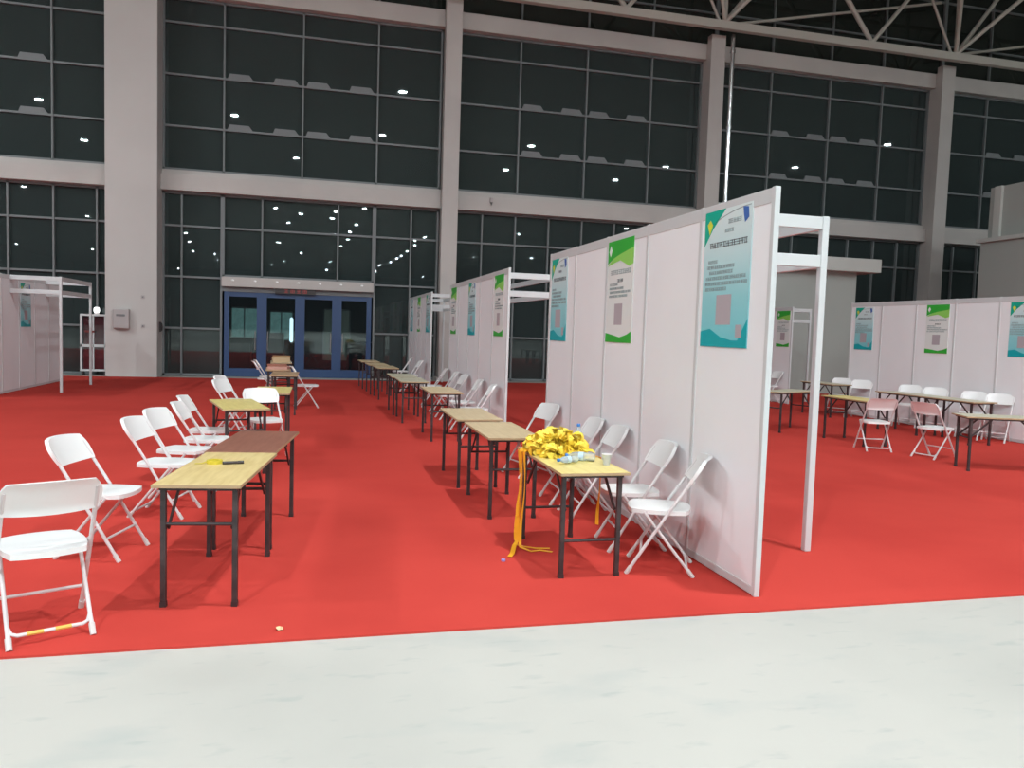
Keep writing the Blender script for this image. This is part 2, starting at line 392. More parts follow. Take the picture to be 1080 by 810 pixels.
o = tl.build('lit_tube', mat('tube_glow', (.9, 1, 1), .5, emit=((.75, .95, 1), 2.2)), smooth=True); o.location = (-.92, 29.6, 1.05); tag(o, 'bright upright light tube seen through the blue entrance doors', 'light')
o = MB().box(-.10, .10, -.10, .10, 0, 1.05).build('light_pedestal', M_dark); o.location = (-.92, 29.6, 0); tag(o, 'dark pedestal under the bright tube beyond the blue doors', 'stand')
# dark counter blocks in the vestibule (turnstile bodies with sloping tops)
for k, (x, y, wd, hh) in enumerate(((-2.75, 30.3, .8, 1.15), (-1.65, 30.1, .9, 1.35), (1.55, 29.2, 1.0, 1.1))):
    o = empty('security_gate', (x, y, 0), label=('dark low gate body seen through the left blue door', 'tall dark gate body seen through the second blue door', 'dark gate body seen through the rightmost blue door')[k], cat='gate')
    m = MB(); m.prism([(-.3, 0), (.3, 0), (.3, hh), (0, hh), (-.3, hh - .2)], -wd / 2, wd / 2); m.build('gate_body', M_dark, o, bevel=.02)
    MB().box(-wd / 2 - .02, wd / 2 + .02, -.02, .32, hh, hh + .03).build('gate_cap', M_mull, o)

# ------------------------------------------------------------------ grey service rooms on the right
b = MB(); b.box(12.9, 17.0, 22.3, 26.0, 0, 3.95)
o = empty('wall_service_room', (0, 0, 0), kind='structure')
b.build('room_wall', M_room, o)
MB().box(12.7, 17.6, 21.9, 26.0, 3.95, 4.38).build('roof_slab', M_roomd, o, bevel=.02)
o = empty('wall_service_block', (0, 0, 0), kind='structure')
MB().box(20.6, 27, 10, 21.1, -.012, 5.0).build('room_wall', M_room, o)
MB().box(20.5, 27, 10, 21.2, 5.0, 5.12).build('roof_slab', M_roomd, o)
MB().box(20.85, 27, 10, 21.1, 5.12, 6.75).build('upper_wall', M_room, o)
MB().box(20.75, 20.85, 20.6, 20.85, 5.12, 6.75).build('upper_post', M_roomd, o)

# ------------------------------------------------------------------ red carpet
cp = MB().box(-16, 20.4, 4.30, 25.3, -.012, 0)
tag(cp.build('carpet', M_carpet), 'large red carpet covering the hall floor under tables and partitions', 'carpet')

# ------------------------------------------------------------------ partitions
def partition(x, y0, y1, H, label, side=1, npan=5, header=True, hy0=None, hy1=None, hx=1.03):
    o = empty('partition_wall', (x, (y0 + y1) / 2, 0), label=label, cat='partition', group=None)
    L = y1 - y0; pw = L / npan
    for k in range(npan):
        a = -L / 2 + k * pw
        MB().box(-.012, .012, a + .022, a + pw - .022, .05, H - .10).build('panel', M_panel, o)
    for k in range(npan + 1):
        a = -L / 2 + k * pw; a = min(max(a, -L / 2 + .022), L / 2 - .022)
        m = MB()
        m.box(-.02, .02, a - .022, a + .022, 0, H)
        m.build('post', M_alu, o, bevel=.006)
    MB().box(-.018, .018, -L / 2 + .04, L / 2 - .04, H - .10, H - .005).build('top_rail', M_alu, o, bevel=.004)
    MB().box(-.018, .018, -L / 2 + .04, L / 2 - .04, .005, .06).build('bottom_rail', M_alu, o, bevel=.004)
    if header:
        ys = (hy0 - (y0 + y1) / 2, hy1 - (y0 + y1) / 2); X = side * hx; Hh = H + .0
        for yy in ys:
            MB().box(X - .028, X + .028, yy - .028, yy + .028, 0, Hh).build('header_post', M_alu, o, bevel=.008)
            for zz in (Hh - .10, Hh - .40):
                a, b2 = sorted((side * .02, X - side * .028)); MB().box(a, b2, yy - .02, yy + .02, zz, zz + .095).build('header_beam', M_alu, o, bevel=.006)
        for zz in (Hh - .10, Hh - .40):
            MB().box(X - .02, X + .02, ys[0] + .028, ys[1] - .028, zz, zz + .095).build('header_beam', M_alu, o, bevel=.006)
    return o
partition(2.84, 4.53, 9.53, 2.68, 'nearest white partition in the middle, with three posters and chairs along it', 1, 5, True, 5.5, 9.50)
partition(2.86, 11.83, 17.3, 2.68, 'second white partition in the middle, beyond the first gap', 1, 5, True, 12.8, 17.2)
partition(2.86, 20.3, 25.2, 2.66, 'third and farthest white partition in the middle, close to the glass wall', 1, 5, True, 21.3, 24.9)
partition(12.2, 10.9, 16.1, 2.62, 'long white partition on the right side with blue, green and blue posters', 1, 5, True, 11.9, 16.0)
partition(12.2, 18.45, 21.8, 2.58, 'farther white partition on the right, seen past the thin frame post', 1, 3, True, 19.2, 21.3)
partition(-6.62, 18.1, 23.2, 2.60, 'white partition on the far left edge with one narrow blue poster', 1, 5, True, 19.58, 21.95)

# ------------------------------------------------------------------ posters
def glyph_row(m, y0, y1, z, h, dens=1.0, x0=-.0065, x1=-.0035):
    n_ = int((y1 - y0) / (h * 1.05))
    for k in range(n_):
        a = y0 + k * h * 1.05; wv = h * .9; st = h * .11
        if random.random() > dens: continue
        for q in random.sample(range(5), 4):
            if q < 3: zz = z + h * (.1 + .36 * q); m.box(x0, x1, a, a + wv, zz, zz + st)
            else: yy = a + wv * (.15 + .5 * (q - 3)); m.box(x0, x1, yy, yy + st, z + h * .05, z + h * .95)
def poster(x, y, z, kind, label, h=.99, wd=.66, group=None):
    o = empty('poster', (x, y, z), label=label, cat='poster', group=group)     # faces -x; reads from +y (left) to -y (right)
    hw, hh = wd / 2, h / 2
    MB().box(-.0035, .0035, -hw, hw, -hh, hh).build('sheet', M_pblue if kind == 'blue' else M_pwhite, o)
    X0, X1 = -.0055, -.0035
    if kind == 'blue':
        MB().prism([(hw, hh), (hw, hh - .25), (hw - .12, hh - .13), (hw - .30, hh)], X0, X1).build('corner_shape', M_tealg, o)
        MB().prism([(hw - .04, hh - .09), (hw - .075, hh - .17), (hw - .12, hh - .10), (hw - .08, hh - .06)], -.0065, X0).build('emblem', M_yell, o)
        m = MB(); pts = [(-hw + .02 + .5 * k / 10, hh - .015 - .07 * (k / 10) ** 2) for k in range(11)]
        m.prism(pts + [(p, q - .006) for p, q in reversed(pts)], X0, X1); m.build('swoosh', M_ink2, o)
        m = MB(); m.prism([(-hw + .12, hh - .02), (-hw + .05, hh - .03), (-hw + .04, hh - .10), (-hw + .09, hh - .13), (-hw + .11, hh - .07)], -.007, X0); m.build('round_mark', M_navy, o)
        m = MB(); glyph_row(m, -hw + .14, hw - .30, hh - .115, .035); m.build('small_heading', M_ink2, o)
        m = MB(); glyph_row(m, -.09, .06, hh - .175, .03); m.build('small_heading', M_ink2, o)
        m = MB(); glyph_row(m, -hw + .05, hw - .06, hh - .275, .046); m.build('headline', M_ink, o)
        for k, (a, b2) in enumerate(((.12, .28), (-.12, .30), (-.10, .26), (-.28, .30), (-.30, .30), (-.02, .30))):
            m = MB(); glyph_row(m, a, b2, hh - .385 - k * .040, .027); m.build('text_line', M_ink2, o)
        MB().box(X0, X1, -.10, .11, -hh + .16, -hh + .375).build('pale_square', M_greyprint, o)
        pts = [(hw, -hh), (hw, -hh + .11), (hw - .14, -hh + .13), (hw - .30, -hh + .07), (hw - .46, -hh + .05), (-hw + .12, -hh + .05), (-hw, -hh + .20), (-hw, -hh)]
        MB().prism(pts, X0, X1).build('footer_wave', M_teal, o)
        MB().box(-.0070, X0, -hw + .07, -hw + .15, -hh + .07, -hh + .16).build('small_square', M_greyprint, o)
    else:
        pts = [(hw, hh), (-hw, hh), (-hw, hh - .20), (-hw + .1, hh - .16), (0, hh - .14), (hw - .12, hh - .18), (hw, hh - .22)]
        MB().prism(pts, X0, X1).build('header_shape', M_green, o)
        pts = [(hw, hh - .24), (hw - .15, hh - .17), (0, hh - .14), (-hw, hh - .10), (-hw, hh - .25), (-hw + .1, hh - .27), (0, hh - .20), (hw - .14, hh - .22)]
        MB().prism(pts, -.0065, X0).build('header_wave', M_green2, o)
        MB().prism([(hw - .03, hh - .10), (hw - .07, hh - .15), (hw - .11, hh - .09), (hw - .07, hh - .04)], -.0070, X0).build('emblem', M_pwhite, o)
        m = MB(); glyph_row(m, -hw + .06, hw - .06, hh - .335, .05); m.build('headline', M_ink2, o)
        m = MB(); glyph_row(m, -.08, .07, hh - .41, .035); m.build('small_heading', M_ink, o)
        for k, (a, b2) in enumerate(((.05, .28), (-.10, .28), (-.27, .28), (-.20, .28))):
            m = MB(); glyph_row(m, a, b2, hh - .44 - k * .038, .025); m.build('text_line', M_ink2, o)
        MB().box(X0, X1, -.09, .11, -hh + .17, -hh + .375).build('pale_square', M_greyprint, o)
        pts = [(hw, -hh), (hw, -hh + .09), (hw - .2, -hh + .07), (-.05, -hh + .05), (-hw + .1, -hh + .08), (-hw, -hh + .11), (-hw, -hh)]
        MB().prism(pts, X0, X1).build('footer_band', M_green, o)
    return o
XP = 2.84 - .012 - .0045
poster(XP, 5.12, 2.13, 'blue', 'large blue poster with green corner on nearest end of middle partition')
poster(XP, 7.15, 2.12, 'green', 'green and white poster in the middle of the nearest partition')
poster(XP, 9.12, 2.10, 'blue', 'blue poster at the far end of the nearest partition', wd=.62)
XQ = 2.86 - .012 - .0045
poster(XQ, 12.45, 2.11, 'green', 'narrow-looking green poster at near end of the second middle partition')
poster(XQ, 14.75, 2.10, 'blue', 'blue poster in the middle of the second partition')
poster(XQ, 16.80, 2.10, 'green', 'green poster at the far end of the second partition')
poster(XQ, 20.9, 2.10, 'blue', 'blue poster at the near end of the third middle partition')
poster(XQ, 22.8, 2.10, 'green', 'green poster in the middle of the third partition')
poster(XQ, 24.6, 2.10, 'blue', 'blue poster at the far end of the third partition')
XR = 12.2 - .012 - .0045
poster(XR, 15.62, 2.02, 'blue', 'blue poster at far left end of the right-hand partition', h=.96, wd=.6)
poster(XR, 13.42, 2.02, 'green', 'green poster in the middle of the right-hand partition', h=.98, wd=.6)
poster(XR, 11.40, 2.02, 'blue', 'blue poster cut by the right edge of the photo', h=.98, wd=.6)
poster(XR, 18.85, 2.00, 'green', 'green poster on the farther right partition, seen past the frame post', h=.96, wd=.6)
poster(-6.62 + .012 + .0045, 20.55, 1.95, 'blue', 'narrow blue poster on the far left partition', h=1.0).rotation_euler = (0, 0, math.pi)

# ------------------------------------------------------------------ tables
def make_table(cb, tone, label):
    o = empty('folding_table', label=label, cat='table')
    MB().box(-.25, .25, -.6, .6, .728, .75).build('tabletop', M_top[tone], o, bevel=.004)
    m = MB(); m.box(-.252, .252, -.602, -.6, .730, .748); m.box(-.252, .252, .6, .602, .730, .748); m.box(-.252, -.25, -.6, .6, .730, .748); m.box(.25, .252, -.6, .6, .730, .748)
    m.build('edge_band', M_edge, o)
    m = MB(); m.box(-.22, -.20, -.56, .56, .708, .728); m.box(.20, .22, -.56, .56, .708, .728); m.box(-.2, .2, -.56, -.54, .708, .728); m.box(-.2, .2, .54, .56, .708, .728)
    m.build('under_frame', M_black, o)
    for sy in (-1, 1):
        for sx in (-1, 1):
            lg = MB().box(sx * .205 - .016, sx * .205 + .016, sy * .52 - .016, sy * .52 + .016, .012, .71).build('leg', M_black, o, bevel=.004)
            MB().box(sx * .205 - .018, sx * .205 + .018, sy * .52 - .018, sy * .52 + .018, 0, .03).build('foot_cap', M_black, lg)
        MB().tube([(-.19, sy * .52, cb), (.19, sy * .52, cb)], .011, 8).build('crossbar', M_black, o)
        for sx in (-1, 1):
            MB().bar((sx * .182, sy * .505, .47), (sx * .182, sy * .25, .712), .012, .022).build('brace', M_black, o)
    return o
G_L = 'folding tables of the left row'; G_R = 'folding tables of the middle row'; G_F = 'folding tables on the right side'
TB = [
 # x, y, rot, tone, crossbar, label, group
 (-.60, 5.42, -7, 'yellow', .50, 'nearest table of left row, yellow wooden top with marker and tape on it', G_L),
 (-.47, 6.64, -7, 'brown', .50, 'red-brown topped table directly behind the nearest yellow one, left row', G_L),
 (-.89, 9.69, 14, 'lemon', .50, 'yellow table set askew, third in the left row', G_L),
 (-.61, 11.80, 0, 'lemon', .50, 'fourth table of the left row, yellow top, beside the big white chair back', G_L),
 (-.60, 15.75, 0, 'tan', .50, 'bare brown-topped fifth table of the left row, beside a single chair on its right', G_L),
 (-.80, 17.45, 3, 'tan', .50, 'sixth table of the left row, carrying a flat pink carton', G_L),
 (-.88, 20.60, 3, 'beige', .50, 'farthest table of the left row, carrying a cardboard box, nearest the doors', G_L),
 (1.87, 5.63, 0, 'lemon', .26, 'nearest table of the middle row heaped with yellow ribbon', G_R),
 (1.74, 7.36, 0, 'beige', .45, 'bare beige table directly behind the ribbon-covered table', G_R),
 (1.70, 8.77, 0, 'beige', .45, 'third table of the middle row, beige and bare', G_R),
 (1.90, 12.25, 0, 'beige', .45, 'fourth table of the middle row, standing after the wide space', G_R),
 (1.70, 14.55, 0, 'pale', .45, 'fifth table of the middle row beside the second partition', G_R),
 (1.66, 15.85, 0, 'pale', .45, 'sixth table of the middle row beside the second partition', G_R),
 (1.60, 19.10, 2, 'beige', .45, 'seventh table of the middle row, before the third partition', G_R),
 (1.50, 20.50, 2, 'beige', .45, 'eighth table of the middle row, beside the third partition', G_R),
 (1.40, 22.30, 2, 'beige', .45, 'farthest table of the middle row, near the glass wall', G_R),
 (8.90, 11.50, 0, 'lemon', .45, 'yellow table standing free beside a white chair, right side', G_F),
 (9.17, 8.76, 68, 'pale', .45, 'pale table cut by the right edge of the photo', G_F),
 (11.05, 12.80, 0, 'pale', .45, 'far one of two end-to-end tables along the right-hand partition', G_F),
 (11.05, 11.58, 0, 'pale', .45, 'near one of two end-to-end tables along the right-hand partition', G_F),
 (8.62, 13.10, -64, 'pale', .45, 'pale table half hidden behind the nearest partition edge and the frame post', G_F),
 (11.35, 15.75, 0, 'pale', .45, 'dim table by the far end of the right-hand partition', G_F),
]
protos = {}
for x, y, r_, tone, cb, lab, grp in TB:
    if (cb, tone) not in protos: t_ = protos[(cb, tone)] = make_table(cb, tone, lab)
    else: t_ = copy_tree(protos[(cb, tone)])
    t_.location = (x, y, .0); t_.rotation_euler = (0, 0, R(r_)); tag(t_, lab, 'table', grp)

# ------------------------------------------------------------------ folding chairs
def make_chair():
    o = empty('folding_chair', label='chair', cat='chair')
    def slant(z): return .215 - .48 * z / .78
    def seat(a, b2, side):
        q = math.sqrt(1 - .28 * b2 * b2); p = math.sqrt(1 - .28 * a * a)
        x = a * .190 * q; y = .01 + b2 * .215 * p
        edge = max(abs(a), abs(b2)) ** 6
        z = .452 - .010 * edge - .006 * (1 - a * a) * (1 - b2 * b2)
        if side: z -= .012 + .016 * edge
        return (x, y, z)
    MB().sheet(seat, 12, 12).build('seat', M_white, o, smooth=True)
    def backr(a, b2, side):
        q = math.sqrt(1 - .30 * b2 ** 2 * (1 if b2 > 0 else .5)); p = math.sqrt(1 - .16 * a * a)
        x = a * .222 * q; z = .715 + b2 * .090 * p
        edge = max(abs(a) ** 8, abs(b2) ** 5)
        y = slant(z) - .040 * (1 - a * a) + .012
        if side: y -= .008 + .020 * edge
        return (x, y, z)
    MB().sheet(backr, 14, 8).build('backrest', M_white, o, smooth=True)
    for s in (-1, 1):
        l = MB().tube([(s * .208, slant(.015), .015), (s * .204, slant(.45), .45), (s * .196, slant(.76) - .008, .76)], .0115, 8).build('front_leg', M_frame, o, smooth=True)
        MB().tube([(s * .2081, slant(.0) , .0), (s * .208, slant(.05), .05)], .0155, 8).build('foot_cap', M_cap, l, smooth=True)
        l = MB().tube([(s * .178, -.222, .015), (s * .178, .11, .425)], .0105, 8).build('rear_leg', M_frame, o, smooth=True)
        MB().tube([(s * .178, -.234, .0), (s * .178, -.195, .048)], .0145, 8).build('foot_cap', M_cap, l, smooth=True)
    MB().tube([(-.205, slant(.15), .15), (.205, slant(.15), .15)], .009, 8).build('stretcher', M_frame, o, smooth=True)
    u = MB().tube([(-.178, -.16, .09), (-.165, -.182, .062), (-.14, -.190, .052), (.14, -.190, .052), (.165, -.182, .062), (.178, -.16, .09)], .0095, 8).build('rear_stretcher', M_frame, o, smooth=True)
    MB().box(-.185, .185, .085, .10, .415, .432).build('seat_rail', M_frame, o)
    return o
def face(fx, fy): return math.atan2(-fx, fy)
GA = 'white folding chairs of the left row'; GB = 'white folding chairs along the middle partitions'; GC = 'white folding chairs on the right side'
CH = [
 (-1.43, 4.68, face(-.43, .9), 'nearest white folding chair, seen from behind at the left edge of the photo', GA),
 (-1.49, 6.16, face(.97, -.24), 'white folding chair right behind the nearest one, facing the tables', GA),
 (-1.28, 7.38, face(.97, -.20), 'nearest of four close-set chairs left of the red-brown table', GA),
 (-1.25, 8.12, face(.93, -.30), 'second of four close-set chairs left of the red-brown table', GA),
 (-1.14, 8.85, face(.99, -.05), 'third of four close-set chairs left of the red-brown table', GA),
 (-1.20, 9.60, face(.99, -.05), 'farthest of four close-set chairs, its seat reaching under the askew yellow table', GA),
 (-1.25, 13.3, face(.96, -.25), 'farther of two overlapping chairs rising behind the askew yellow table', GA),
 (-.64, 10.62, face(.32, -.94), 'white chair turned toward the camera with its wide back showing, between yellow tables', GA),
 (-1.15, 12.35, face(.90, -.35), 'nearer of two overlapping chairs rising behind the askew yellow table', GA),
 (-1.10, 18.7, face(.97, .1), 'nearer of two far left-row chairs, just behind the pink carton', GA),
 (-1.10, 19.35, face(.97, .1), 'farther of two far left-row chairs, beside the cardboard box table', GA),
 (-.20, 16.75, face(1, .05), 'single white chair on the right side of the left row, beside the brown tables', GA),
 (2.46, 5.25, face(-.91, .41), 'nearest white chair against the near partition, right of the ribbon table', GB),
 (2.48, 5.86, face(-.99, .11), 'second chair against the near partition, overlapped by the nearest', GB),
 (2.48, 6.88, face(-.99, .06), 'third chair along the near partition, behind the ribbon table', GB),
 (2.48, 7.52, face(-.99, .04), 'fourth chair along the near partition, just past the bottles', GB),
 (2.46, 8.98, face(-.96, -.22), 'last chair of the near partition, rising behind the yellow heap', GB),
 (2.44, 12.2, face(-.97, .10), 'first chair along the second partition, at its near corner', GB),
 (2.46, 13.35, face(-1, .05), 'second chair along the second middle partition', GB),
 (2.46, 14.75, face(-1, -.05), 'third chair along the second middle partition', GB),
 (2.46, 15.75, face(-1, .05), 'fourth chair along the second middle partition', GB),
 (2.46, 17.10, face(-1, .1), 'last chair along the second middle partition', GB),
 (2.40, 20.9, face(-1, -.05), 'first chair along the third middle partition', GB),
 (2.35, 22.8, face(-1, .1), 'second chair along the third middle partition, nearest the glass wall', GB),
 (8.62, 10.66, face(.30, .95), 'white chair seen from behind beside the free-standing yellow table', GC),
 (9.05, 9.88, face(.93, .20), 'white chair turned sideways between yellow table and right-edge table', GC),
 (11.86, 15.95, face(-.8, -.6), 'farther one of two chairs at the far left end of the right partition', GC),
 (11.86, 15.25, face(-.8, -.6), 'nearer one of two chairs at the far left end of the right partition', GC),
 (11.86, 13.74, face(-.8, -.6), 'farther one of two chairs below the green poster, right partition', GC),
 (11.86, 13.05, face(-.8, -.6), 'nearer one of two chairs below the green poster, right partition', GC),
 (11.86, 12.08, face(-.8, -.6), 'farther one of two chairs near the right edge of the photo', GC),
 (11.86, 11.55, face(-.85, -.5), 'nearer one of two chairs near the right edge of the photo', GC),
 (11.86, 18.9, face(-1, 0), 'small white chair just visible past the near partition edge', GC),
]
ch0 = make_chair()
for k, (x, y, a, lab, grp) in enumerate(CH):
    c = ch0 if k == 0 else copy_tree(ch0)
    c.location = (x, y, 0); c.rotation_euler = (0, 0, a); c.scale = (1.08 if k == 0 else 1.05,) * 3; tag(c, lab, 'chair', grp)
for st in [c for c in ch0.children if c.name.startswith('rear_stretcher')]:
    for a in (-.10, .02):
        o = MB().tube([(a, -.190, .052), (a + .07, -.190, .052)], .0102, 8).build('worn_patch', M_tape, st, smooth=True); o['label'] = 'yellow worn patch'

# ------------------------------------------------------------------ yellow ribbon heap and bottles
TZ = .75
def ribbon(m, pts, wd, nrmv):
    pts = [Vector(p) for p in pts]; vs = []; fs = []
    for i, p in enumerate(pts):
        d = (pts[min(i + 1, len(pts) - 1)] - pts[max(i - 1, 0)]).normalized()
        s_ = d.cross(nrmv[i]); s_ = s_.normalized() if s_.length > 1e-4 else Vector((1, 0, 0)); nn = s_.cross(d).normalized()
        for a, b2 in ((-1, -1), (1, -1), (1, 1), (-1, 1)): vs.append(p + s_ * a * wd / 2 + nn * b2 * .0012)
    for i in range(len(pts) - 1):
        for k in range(4): fs.append((i * 4 + k, i * 4 + (k + 1) % 4, i * 4 + 4 + (k + 1) % 4, i * 4 + 4 + k))
    fs += [(3, 2, 1, 0), tuple(len(pts) * 4 - 4 + k for k in range(4))]
    m.add(vs, fs)
heap = empty('ribbon_heap', (1.85, 5.88, TZ), label='tangled heap of yellow ribbon piled on the nearest middle-row table, ends hanging down', cat='ribbon')
mA, mB_ = MB(), MB()
rs = random.Random(3)
for k in range(120):
    m = mA if k % 4 else mB_
    t0 = rs.uniform(0, 6.28); rr = rs.random() ** .6
    cx, cy = .24 * rr * math.cos(t0), .27 * rr * math.sin(t0)
    top = .155 * (1 - rr ** 2) + .02
    cz = rs.uniform(.01, top)
    L = rs.uniform(.05, .11); ax = Vector((rs.uniform(-1, 1), rs.uniform(-1, 1), rs.uniform(-.3, .9))).normalized()
    b1 = ax.orthogonal().normalized(); b2 = ax.cross(b1); pts = []; nr = []
    span = rs.uniform(2.5, 6.0)
    for i in range(17):
        th = t0 + span * i / 16; rad = L * (.6 + .4 * math.sin(i * .65 + k))
        d = b1 * math.cos(th) + b2 * math.sin(th)
        p = Vector((cx, cy, cz)) + d * rad + ax * .02 * math.sin(i)
        p.z = max(p.z, .004 + .006 * rs.random()); p.z = min(p.z, .20); p.x = max(min(p.x, .262 + (0)), -.235)
        pts.append(p); nr.append(d + Vector((0, 0, .2)))
    ribbon(m, pts, rs.uniform(.034, .052), nr)
mA.build('ribbon_pile', M_yel, heap, smooth=False); o = mB_.build('ribbon_pile', M_yel3, heap); o['label'] = 'deeper yellow ribbon loops'
# ends that hang off the table
def strand(xy, z0, z1, wob, tail=None, wd=.03):
    m = MB(); pts = []; nr = []
    for i in range(15):
        u = i / 14; pts.append(Vector((xy[0] + wob * math.sin(u * 5), xy[1] + wob * math.cos(u * 7), z0 + (z1 - z0) * u))); nr.append(Vector((-1, -.4 + math.sin(u * 4) * .5, 0)))
    if tail:
        for q in tail: pts.append(Vector(q)); nr.append(Vector((0, 0, 1)))
    ribbon(m, pts, wd, nr); return m
z_t = .008; z_f = -TZ + .006
for (dx, dy, tl, wd) in ((0, .0, [(-.33, -.02, z_f + .02), (-.38, -.16, z_f), (-.42, -.24, z_f)], .035), (.01, -.05, [(-.29, -.06, z_f + .02), (-.22, -.12, z_f), (-.14, -.10, z_f), (-.06, -.16, z_f)], .03),
                         (-.005, .05, [(-.30, 0, z_f + .02), (-.24, .02, z_f), (-.16, -.04, z_f), (-.05, -.06, z_f)], .028), (-.012, -.02, None, .03)):
    m = MB()
    m = strand((-.285 + dx, .02 + dy), z_t + .01, z_f + (.05 if tl else .25), .010, tl, wd)
    ribbon(m, [(-.19, .05 + dy, .02), (-.235, .04 + dy, .03), (-.27, .03 + dy, .025), (-.284 + dx, .02 + dy, z_t)], wd, [Vector((0, 0, 1))] * 3 + [Vector((-1, 0, .5))])
    m.build('hanging_strand', M_yel2, heap)
m = strand((.288, -.20), -.0, -.53, .005, None, .03); ribbon(m, [(.12, -.08, .02), (.2, -.17, .008), (.262, -.20, .008), (.288, -.20, .0)], .03, [Vector((0, 0, 1))] * 3 + [Vector((1, 0, .4))])
m.build('hanging_strand', M_yel2, heap)

def bottle(loc, rot, label, scale=1):
    o = empty('plastic_bottle', loc, label=label, cat='bottle'); o.rotation_euler = rot; o.scale = (scale,) * 3
    MB().lathe([(.026, 0), (.032, .006), (.032, .05), (.029, .06), (.032, .07), (.032, .145), (.026, .17), (.013, .195), (.013, .205)], n=18).build('bottle_body', M_clear, o, smooth=True)
    MB().lathe([(.0325, .085), (.0332, .088), (.0332, .118), (.0325, .121)], n=18).build('label_band', M_palebl, o, smooth=True)
    MB().lathe([(.015, .200), (.016, .203), (.016, .220), (.013, .223)], n=14).build('cap', M_bluecap, o, smooth=True)
    return o
bottle((2.02, 5.48, TZ + .034), (R(90), 0, R(-118)), 'clear bottle with blue band lying on the ribbon table', 1)
bottle((2.09, 6.08, TZ), (0, 0, 0), 'clear bottle with blue cap standing upright behind the ribbon heap', .95)
bottle((1.86, 5.42, TZ + .034), (R(90), 0, R(-70)), 'clear bottle lying nearest the heap on the ribbon table', .8)
o = empty('plastic_cup', (2.06, 5.34, TZ), label='small clear plastic cup near the right corner of the ribbon table', cat='cup')
MB().lathe([(.024, 0), (.034, .075), (.036, .078), (.033, .075), (.023, .004)], n=18).build('cup_body', M_cup, o, smooth=True)
MB().lathe([(.035, .0765), (.037, .0765), (.037, .080), (.035, .080)], n=18).build('cup_rim', M_white, o, smooth=True)

# things on the nearest left table
o = empty('tape_roll', (-.66, 5.56, TZ), label='small yellow roll of tape on the nearest left table', cat='tape')
m = MB(); prof = []
n_ = 20; vs = []; fs = []
for k in range(n_):
    t_ = 2 * math.pi * k / n_
    for r_, z_ in ((.03, 0), (.052, 0), (.052, .024), (.03, .024)): vs.append((r_ * math.cos(t_), r_ * math.sin(t_), z_))
for k in range(n_):
    for q in range(4): a = k * 4; b2 = (k + 1) % n_ * 4; fs.append((a + q, a + (q + 1) % 4, b2 + (q + 1) % 4, b2 + q))
m.add(vs, fs); m.build('tape_ring', mat('olive_yellow_tape', (.62, .50, .04), .5), o, smooth=True)
m = MB(); ribbon(m, [(-.05, 0, .012), (-.08, -.02, .004), (-.12, -.01, .002)], .022, [Vector((0, 0, 1))] * 3); m.build('tape_end', MATS['olive_yellow_tape'], o)
o = empty('marker_pen', (-.54, 5.52, TZ + .011), R(12), label='black marker lying beside the tape on the nearest left table', cat='pen')
MB().tube([(-.065, 0, 0), (.03, 0, 0), (.035, 0, 0)], [.010, .010, .007], 10).build('pen_body', M_black, o, smooth=True)
MB().tube([(.032, 0, 0), (.07, 0, 0)], .011, 10).build('pen_cap', M_black, o, smooth=True)

# boxes on the far left tables
def carton(loc, rz, sx, sy, sz, m_, label):
    o = empty('cardboard_box', loc, rz, label=label, cat='box')
    MB().box(-sx / 2, sx / 2, -sy / 2, sy / 2, 0, sz).build('box_body', m_, o, bevel=.004)
    m = MB(); m.add([(-sx / 2, -sy / 2, sz), (sx / 2, -sy / 2, sz), (sx / 2, -sy / 2 - .05, sz + .05), (-sx / 2, -sy / 2 - .05, sz + .05), (-sx / 2, -sy / 2, sz + .004), (sx / 2, -sy / 2, sz + .004), (sx / 2, -sy / 2 - .05, sz + .054), (-sx / 2, -sy / 2 - .05, sz + .054)],
                    [(0, 1, 2, 3), (7, 6, 5, 4), (0, 4, 5, 1), (1, 5, 6, 2), (2, 6, 7, 3), (3, 7, 4, 0)]); m.build('box_flap', m_, o)
    MB().box(-.025, .025, -sy / 2 - .002, sy / 2 + .002, sz, sz + .003).build('packing_tape', M_cap, o)
carton((-.88, 20.5, TZ), .1, .42, .34, .12, M_cardb, 'brown cardboard box on the farthest table of the left row')
carton((-.78, 17.35, TZ), -.1, .40, .5, .06, M_pink, 'flat pink carton on the sixth left-row table')

# litter on the floor
o = MB().lathe([(.015, 0), (.016, .003), (.016, .014), (.012, .017)], n=14).build('bottle_cap', mat('lilac_cap', (.35, .30, .65), .4), smooth=True)
q = Vector((1.36, 5.55, 0)); o.location = q; tag(o, 'small bluish bottle cap dropped on the carpet left of the ribbon table', 'bottle cap')
m = MB(); rs2 = random.Random(5)
m.lathe([(.010, 0), (.022, .006), (.02, .014), (.008, .02)], n=7); m.v = [(x + rs2.uniform(-.006, .006), y + rs2.uniform(-.006, .006), z + rs2.uniform(0, .005)) for x, y, z in m.v]
o = m.build('paper_scrap', mat('cream_paper', (.8, .62, .35), .8)); o.location = (-.18, 4.44, 0); tag(o, 'crumpled cream paper scrap on the front edge of the red carpet', 'paper scrap')

